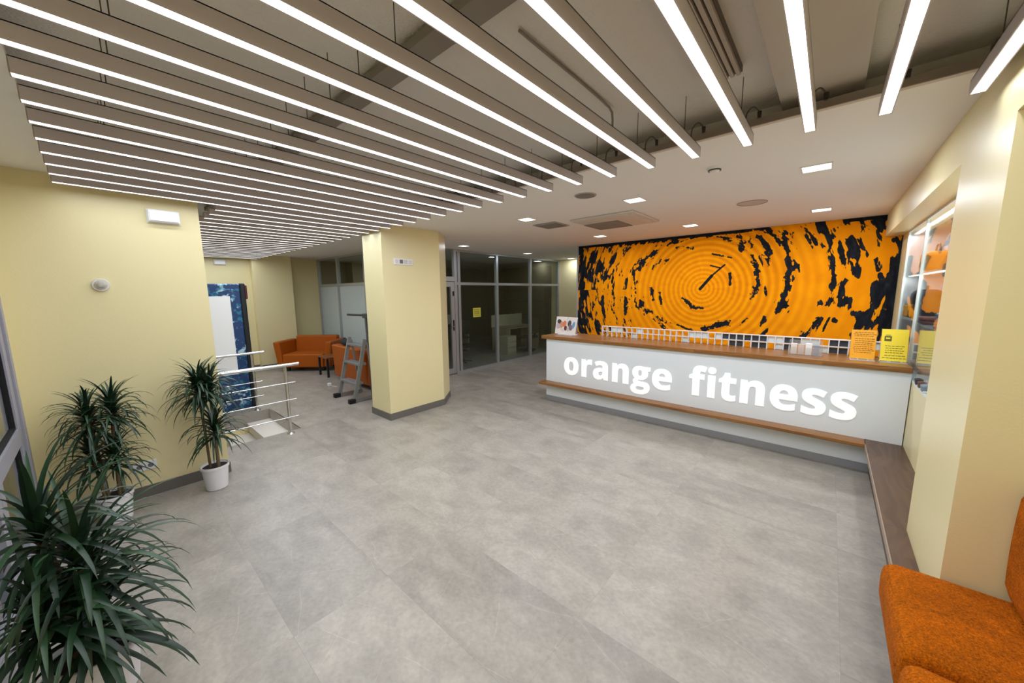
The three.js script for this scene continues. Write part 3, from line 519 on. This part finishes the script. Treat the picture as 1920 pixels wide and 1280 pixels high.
// ---------------------------------------------------------------- plants
const leafMats = [0x1c3620, 0x29472a, 0x152b1a].map((c) => mat(c, 0.42));
function leafGeo(len, wid, a0, droop) {
  const N = 9, pos = [], idx = []; let x = 0, y = 0;
  for (let k = 0; k <= N; k++) {
    const t = k / N, w = wid * 0.5 * Math.min(1, 0.45 + 2.2 * t) * Math.pow(1 - t, 0.6) + 0.0004, a = a0 - droop * Math.pow(t, 1.25), fold = 0.35 * w;
    pos.push(x - Math.sin(a) * 0 , y + fold, -w, x, y, 0, x, y + fold, w);
    x += Math.cos(a) * len / N; y += Math.sin(a) * len / N;
  }
  for (let k = 0; k < N; k++) for (const o of [0, 1]) { const a = k * 3 + o, b = a + 1, c = a + 3, d = a + 4; idx.push(a, b, c, b, d, c); }
  const g = new THREE.BufferGeometry(); g.setAttribute('position', new THREE.Float32BufferAttribute(pos, 3)); g.setIndex(idx); g.computeVertexNormals(); return g;
}
function plant(label, x, z, potR, potH, stems, leafLen, leafW, perHead, extra = {}) {
  const t = thing('potted_dracaena', label, 'potted plant', [x, 0, z], 0, undefined);
  const prof = [[0, 0], [potR * 0.74, 0], [potR * 0.77, 0.01], [potR * 0.93, potH * 0.86], [potR, potH * 0.88], [potR * 1.02, potH], [potR * 0.94, potH], [potR * 0.88, potH * 0.86], [0, potH * 0.85]].map(([a, b]) => new THREE.Vector2(a, b));
  const pot = mesh('pot', new THREE.LatheGeometry(prof, 36), mat(0xe6e4e6, 0.35), t);
  mesh('soil', cyl(potR * 0.89, potR * 0.89, 0.01, 0, potH * 0.87, 0, 28), mat(0x2b211b, 0.95), pot);
  const variants = (extra.shape || [[1.4, 1.1], [1.25, 1.9], [1.05, 2.3], [0.8, 2.3], [0.5, 2.0], [0.2, 1.7], [-0.2, 1.2]]).map(([a, d]) => leafGeo(leafLen, leafW, a, d));
  for (const [sx, sz, hx, hy, hz, n] of stems) {
    mesh('stem', tube([[sx, potH * 0.86, sz], [sx * 0.6 + hx * 0.4, (potH + hy) / 2, sz * 0.6 + hz * 0.4], [hx, hy + 0.02, hz]], extra.stemR || 0.011, 8), mat(0x6b5a3c, 0.8), t);
    const count = n || perHead;
    for (let k = 0; k < count; k++) {
      const f = k / count, v = Math.min(6, Math.floor(f * 7)), m = mesh('leaf', variants[v], leafMats[k % 3], t), s0 = rnd(0.72, 1.1), ang = k * 2.39996 + rnd(-0.25, 0.25);
      const room = (dx, lim) => (dx > 1e-3 ? lim / (dx * leafLen) : 9), wx = x + hx, wz = z + hz, s = Math.max(0.3, Math.min(s0, room(-Math.cos(ang), wx + 4.6), room(-Math.sin(ang), 0.43 - wz)));
      m.position.set(hx, hy + 0.05 - 0.11 * f, hz); m.rotation.set(rnd(-0.1, 0.1), ang, rnd(-0.12, 0.12)); m.scale.set(s, s, rnd(0.8, 1.15));
    }
  }
  return t;
}
plant('potted dracaena with two tiers of thin leaves beside the wall socket', -4.33, 0.075, 0.115, 0.235, [[-0.02, 0.03, 0.0, 0.86, 0.07, 85], [0.02, -0.03, -0.02, 0.9, -0.06, 85], [0.01, 0.05, 0.02, 0.54, 0.08, 65], [-0.03, -0.05, 0.03, 0.52, -0.04, 60]], 0.35, 0.028, 62);
plant('potted dracaena standing at the end of the yellow wall by the stairs', -4.33, -0.58, 0.11, 0.235, [[-0.02, 0.03, 0.0, 0.97, 0.05, 115], [0.02, -0.03, 0.0, 0.95, -0.03, 100], [0.03, -0.02, 0.02, 0.56, -0.03, 80]], 0.34, 0.027, 70);
plant('big leafy dracaena with broad dark leaves standing before the entrance door', -2.42, 0.17, 0.15, 0.26, [[-0.04, 0.03, -0.06, 0.8, 0.1, 75], [0.04, -0.03, 0.03, 0.64, 0.0, 75], [0.0, 0.05, 0.1, 0.5, 0.12, 75], [0.03, 0.0, 0.1, 0.4, 0.0, 70]], 0.46, 0.034, 70, { stemR: 0.015, shape: [[1.35, 0.8], [1.15, 1.4], [0.9, 1.8], [0.6, 1.9], [0.3, 1.7], [0.0, 1.3], [-0.3, 1.0]] });

// ---------------------------------------------------------------- things on the left walls and the column
{
  const emergency = (x, y, z, label) => {
    const t = thing('emergency_light', label, 'emergency light', [x, y, z]);
    mesh('housing', bx(0, 0.055, -0.055, 0.055, -0.105, 0.105, 0.012), whitePlastic, t); mesh('lens', bx(0.05, 0.062, -0.045, 0.03, -0.095, 0.095, 0.006), mat(0xf5f5fa, 0.25), t);
    mesh('mounting_plate', bx(0, 0.012, -0.06, 0.06, -0.11, 0.11), whitePlastic, t);
  };
  emergency(-4.63, 2.555, -0.485, 'white emergency light box high on the plant wall');
  emergency(-10.7, 2.6, -1.97, 'white emergency light box on the far wall above the stairs');
  let t = thing('wall_detector', 'small round clear detector on the plant wall', 'detector', [-4.63, 1.943, -0.04]);
  { const g = new THREE.CylinderGeometry(0.05, 0.054, 0.02, 28).toNonIndexed(); g.rotateZ(-Math.PI / 2); g.translate(0.01, 0, 0); mesh('base', g, mat(0xd8d4cc, 0.4), t); const d = new THREE.SphereGeometry(0.038, 20, 10, 0, Math.PI * 2, 0, Math.PI / 2).toNonIndexed(); d.rotateZ(-Math.PI / 2); d.translate(0.02, 0, 0); mesh('dome', d, phys({ color: 0xe9e4da, roughness: 0.12, transmission: 0.6, thickness: 0 }), t); const c = new THREE.TorusGeometry(0.02, 0.006, 8, 20); c.rotateY(Math.PI / 2); c.translate(0.024, 0, 0); mesh('sensor_ring', c, mat(0x8d857b, 0.5), t); }
  t = thing('power_socket', 'white double power socket above the baseboard between the plants', 'socket', [-4.63, 0.297, -0.132]);
  mesh('plate', bx(0, 0.012, -0.042, 0.042, -0.078, 0.078, 0.004), whitePlastic, t);
  for (const z of [-0.037, 0.037]) { const g = new THREE.CylinderGeometry(0.02, 0.02, 0.004, 20).toNonIndexed(); g.rotateZ(Math.PI / 2); g.translate(0.0125, 0, z); mesh('outlet', g, mat(0x77757a, 0.6), t); }
  t = thing('switch_panel', 'white four-gang socket panel high on the column', 'socket', [-4.70, 2.3, -2.99]);
  mesh('plate', bx(0, 0.012, -0.045, 0.045, -0.155, 0.155, 0.004), whitePlastic, t);
  [-0.11, -0.037, 0.037, 0.11].forEach((z, k) => mesh('insert', bx(0.011, 0.015, -0.027, 0.027, z - 0.027, z + 0.027, 0.003), mat([0xd9d6d2, 0xcfccc8, 0x6a6763, 0xd9d6d2][k], 0.5), t));
  // note on the office glass
  const note = canvasTex(96, 96, (c, w, h) => { c.fillStyle = '#d9cf52'; c.fillRect(0, 0, w, h); c.fillStyle = '#6f6a22'; [18, 34, 46, 58, 74].forEach((y, i) => c.fillRect(14, y, 56 + 12 * hash(i, 1), 5)); });
  const g = new THREE.BoxGeometry(0.002, 0.22, 0.25).toNonIndexed(); g.clearGroups(); g.translate(-6.345, 1.375, -5.98);
  solo('paper_note', g, mat(0xffffff, 0.7, { map: note }), 'yellow paper note stuck on the office glass', 'note');
}
// blue display stand beyond the stairs
{
  const t = thing('display_stand', 'tall blue patterned display stand with a blank white panel beyond the stairs', 'display stand', [-7.06, 0, -0.95]);
  const blue = tex(256, 512, (u, v) => { const n = fbm(u * 9, v * 16, 5), m = fbm(u * 24 + 5, v * 44, 4), w = sm(0.5, 0.66, n), e = sm(0.5, 0.64, m), p = w * e; return [14 + 150 * p + 30 * m, 62 + 60 * e + 90 * p, 112 + 40 * e + 70 * p]; });
  const face = bx(-0.06, 0.05, 0.02, 2.02, -0.56, 0.6, 0.02); { const p = face.attributes.position, uv = face.attributes.uv; for (let i = 0; i < p.count; i++) uv.setXY(i, (p.getZ(i) + 0.56) / 1.16, p.getY(i) / 2.02); }
  mesh('front_panel', face, mat(0xffffff, 0.5, { map: blue }), t);
  mesh('dark_edge', bx(-0.07, 0.055, 0.0, 2.03, -0.63, -0.555, 0.02), mat(0x11131b, 0.5), t);
  mesh('white_panel', bx(0.05, 0.056, 0.6, 1.83, -0.42, 0.46), mat(0xffffff, 0.5), t);
  mesh('corner_knob', bx(-0.05, 0.05, 1.78, 2.0, -0.655, -0.62, 0.016), mat(0x5a1d22, 0.5), t);
}

// ---------------------------------------------------------------- lounge furniture by the glazed screen
function sofa(label, x, z, turn, w, d, arms) {              // front toward +z in its own frame, base on the floor
  const t = thing('sofa', label, 'sofa', [x, 0, z], turn);
  const slab = (a0, a1, b0, b1, y0, y1, lean) => { const g = bx(a0, a1, y0, y1, b0, b1, 0.035), p = g.attributes.position; for (let i = 0; i < p.count; i++) { const k = (p.getY(i) - y0) / (y1 - y0); p.setX(i, p.getX(i) + lean[0] * k); p.setZ(i, p.getZ(i) + lean[1] * k); } g.computeVertexNormals(); return g; };
  mesh('seat', bx(-w / 2 + 0.14, w / 2 - 0.14, 0.1, 0.42, -d / 2 + 0.16, d / 2, 0.03), orangeLeather, t);
  mesh('backrest', slab(-w / 2 + 0.1, w / 2 - 0.1, -d / 2, -d / 2 + 0.18, 0.1, 0.8, [0, -0.08]), orangeLeather, t);
  if (arms[0]) mesh('armrest', slab(-w / 2, -w / 2 + 0.15, -d / 2, d / 2 - 0.02, 0.1, 0.72, [-0.08, 0]), orangeLeather, t);
  if (arms[1]) mesh('armrest', slab(w / 2 - 0.15, w / 2, -d / 2, d / 2 - 0.02, 0.1, 0.72, [0.08, 0]), orangeLeather, t);
  for (const [a, b] of [[-1, -1], [1, -1], [-1, 1], [1, 1]]) mesh('foot', bx(a * (w / 2 - 0.2) - 0.03, a * (w / 2 - 0.2) + 0.03, 0, 0.1, b * (d / 2 - 0.12) - 0.03, b * (d / 2 - 0.12) + 0.03), blackMat, t);
  return t;
}
sofa('orange two-seat sofa facing the stairs in front of the glazed screen', -9.66, -3.4, 0.72, 1.25, 0.78, [1, 1]);
sofa('orange sofa with its back to the stairs behind the grey step frame', -7.15, -3.62, Math.PI, 1.55, 0.78, [1, 1]);
{
  const t = thing('side_table', 'low square table with brown top and black legs between the orange sofas', 'table', [-8.5, 0, -3.45]);
  mesh('table_top', bx(-0.25, 0.25, 0.42, 0.45, -0.25, 0.25, 0.006), mat(0x7d4c28, 0.45), t);
  for (const [a, b] of [[-1, -1], [1, -1], [-1, 1], [1, 1]]) mesh('leg', bx(a * 0.22 - 0.02, a * 0.22 + 0.02, 0, 0.42, b * 0.22 - 0.02, b * 0.22 + 0.02), blackMat, t);
  const b = thing('black_bag', 'soft black bag lying on the top of the orange sofa', 'bag', [-7.35, 0.805, -3.26]);
  const g = new THREE.SphereGeometry(0.16, 20, 12).toNonIndexed(); g.scale(1.3, 0.45, 0.5); g.translate(0, 0.07, 0); mesh('body', g, mat(0x1d2028, 0.8), b); mesh('strap', tube([[-0.12, 0.1, 0.03], [0, 0.16, 0.02], [0.12, 0.1, 0.03]], 0.008, 6), blackMat, b);
  const c = thing('white_adapter', 'small white plug adapter lying on the floor beside the orange sofa', 'adapter', [-7.5, 0, -2.93]);
  mesh('body', bx(-0.035, 0.035, 0, 0.06, -0.03, 0.03, 0.01), whitePlastic, c); mesh('cable', tube([[0.035, 0.02, 0], [0.1, 0.006, -0.03], [0.2, 0.006, -0.06]], 0.005, 6), whitePlastic, c);
}
{ // grey metal step frame leaning back, with a tall post and a bar
  const t = thing('step_frame', 'grey metal step frame with black feet and a tall post beside the column', 'step ladder', [-6.26, 0, -2.72]);
  const m = mat(0x8f9194, 0.4, { metalness: 0.5 }), lean = (y) => [-0.13 * y, -0.3 * y];
  for (const s of [-1, 1]) {
    const x = s * 0.29; mesh('stile', bar([x, 0.03, 0], [x + lean(1.05)[0], 1.05, lean(1.05)[1]], 0.035, 0.06), m, t);
    const r = mesh('base_rail', bar([x, 0.04, 0.03], [x, 0.04, -0.42], 0.045, 0.045), m, t); mesh('foot_cap', bx(x - 0.04, x + 0.04, 0, 0.075, -0.01, 0.1, 0.012), darkRubber, r);
    mesh('rear_leg', bar([x, 0.04, -0.4], [x + lean(1.0)[0], 1.0, -0.34], 0.03, 0.03), m, t);
  }
  for (const y of [0.3, 0.62, 0.93]) { const [a, b] = lean(y); mesh('tread', bx(-0.28 + a, 0.28 + a, y - 0.02, y + 0.02, b - 0.11, b + 0.04, 0.006), m, t); }
  mesh('post', bar([0.2, 0.0, -0.39], [0.12, 1.46, -0.39], 0.05, 0.05), mat(0x4b4c50, 0.5), t); mesh('cross_bar', tube([[-0.6, 1.46, -0.39], [0.3, 1.47, -0.39]], 0.02, 10), blackMat, t); mesh('bar_bracket', bx(0.04, 0.2, 1.42, 1.5, -0.43, -0.35, 0.008), mat(0x3a3b40, 0.5), t);
}

// ---------------------------------------------------------------- the unlit office behind the glass
{
  const beige = mat(0xb8ad98, 0.7), dark = mat(0x2b2c30, 0.7);
  const desk = (x, z, label) => {
    const t = thing('office_desk', label, 'desk', [x, 0, z]);
    mesh('desk_top', bx(-0.4, 0.4, 0.72, 0.75, -0.75, 0.75), beige, t); mesh('side_panel', bx(-0.38, 0.38, 0, 0.72, -0.74, -0.71), beige, t); mesh('side_panel', bx(-0.38, 0.38, 0, 0.72, 0.71, 0.74), beige, t); mesh('divider', bx(-0.4, -0.37, 0.75, 1.12, -0.75, 0.75), mat(0xcfc5ad, 0.7), t);
  };
  desk(-7.7, -9.0, 'beige desk with a low divider behind the office glass'); desk(-9.2, -7.2, 'beige desk deeper in the unlit office behind the glass');
  const cab = thing('drawer_cabinet', 'pale drawer cabinet under the office desk', 'cabinet', [-7.25, 0, -8.05]); mesh('body', bx(-0.2, 0.2, 0, 0.55, -0.2, 0.2), beige, cab); for (const y of [0.06, 0.22, 0.38]) mesh('drawer', bx(0.2, 0.215, y, y + 0.14, -0.18, 0.18, 0.004), mat(0xc8bda6, 0.6), cab);
  const chair = (x, z, a, label) => {
    const t = thing('office_chair', label, 'chair', [x, 0, z], a);
    mesh('seat', bx(-0.24, 0.24, 0.43, 0.5, -0.24, 0.24, 0.03), dark, t); mesh('backrest', bx(-0.22, 0.22, 0.58, 1.05, -0.29, -0.23, 0.03), dark, t); mesh('gas_lift', cyl(0.025, 0.025, 0.36, 0, 0.07, 0, 12), dark, t); mesh('back_bracket', bx(-0.03, 0.03, 0.45, 0.7, -0.27, -0.22), dark, t);
    for (let k = 0; k < 5; k++) { const b = k * 1.2566; mesh('base_arm', bar([0, 0.08, 0], [0.27 * Math.cos(b), 0.05, 0.27 * Math.sin(b)], 0.03, 0.03), dark, t); }
  };
  chair(-7.0, -8.75, -1.4, 'black office chair at the desk just behind the glass'); chair(-8.6, -7.3, -1.6, 'black office chair deeper in the unlit office'); chair(-7.2, -6.2, 2.2, 'black office chair standing near the paper note');
  const sh = thing('office_shelf', 'dark open shelving unit against the office end wall', 'shelf', [-9, 0, -10.95]); mesh('frame', [bx(-1.2, 1.2, 0, 0.04, -0.2, 0.2), bx(-1.2, 1.2, 1.96, 2, -0.2, 0.2), bx(-1.2, -1.16, 0.04, 1.96, -0.2, 0.2), bx(1.16, 1.2, 0.04, 1.96, -0.2, 0.2)], mat(0x5a3a2c, 0.7), sh); for (const y of [0.5, 1.0, 1.5]) mesh('board', bx(-1.16, 1.16, y, y + 0.03, -0.2, 0.2), mat(0x5a3a2c, 0.7), sh);
  solo('duct_pipe', tube([[-9.2, 2.62, -4.9], [-8.3, 2.4, -4.75]], 0.07, 14), mat(0x9a9590, 0.5), 'grey round duct slanting behind the upper panes of the glazed screen', 'duct');
}

scene.traverse((o) => { if (o.isMesh) { o.castShadow = true; o.receiveShadow = true; } });
renderer.render(scene, camera);
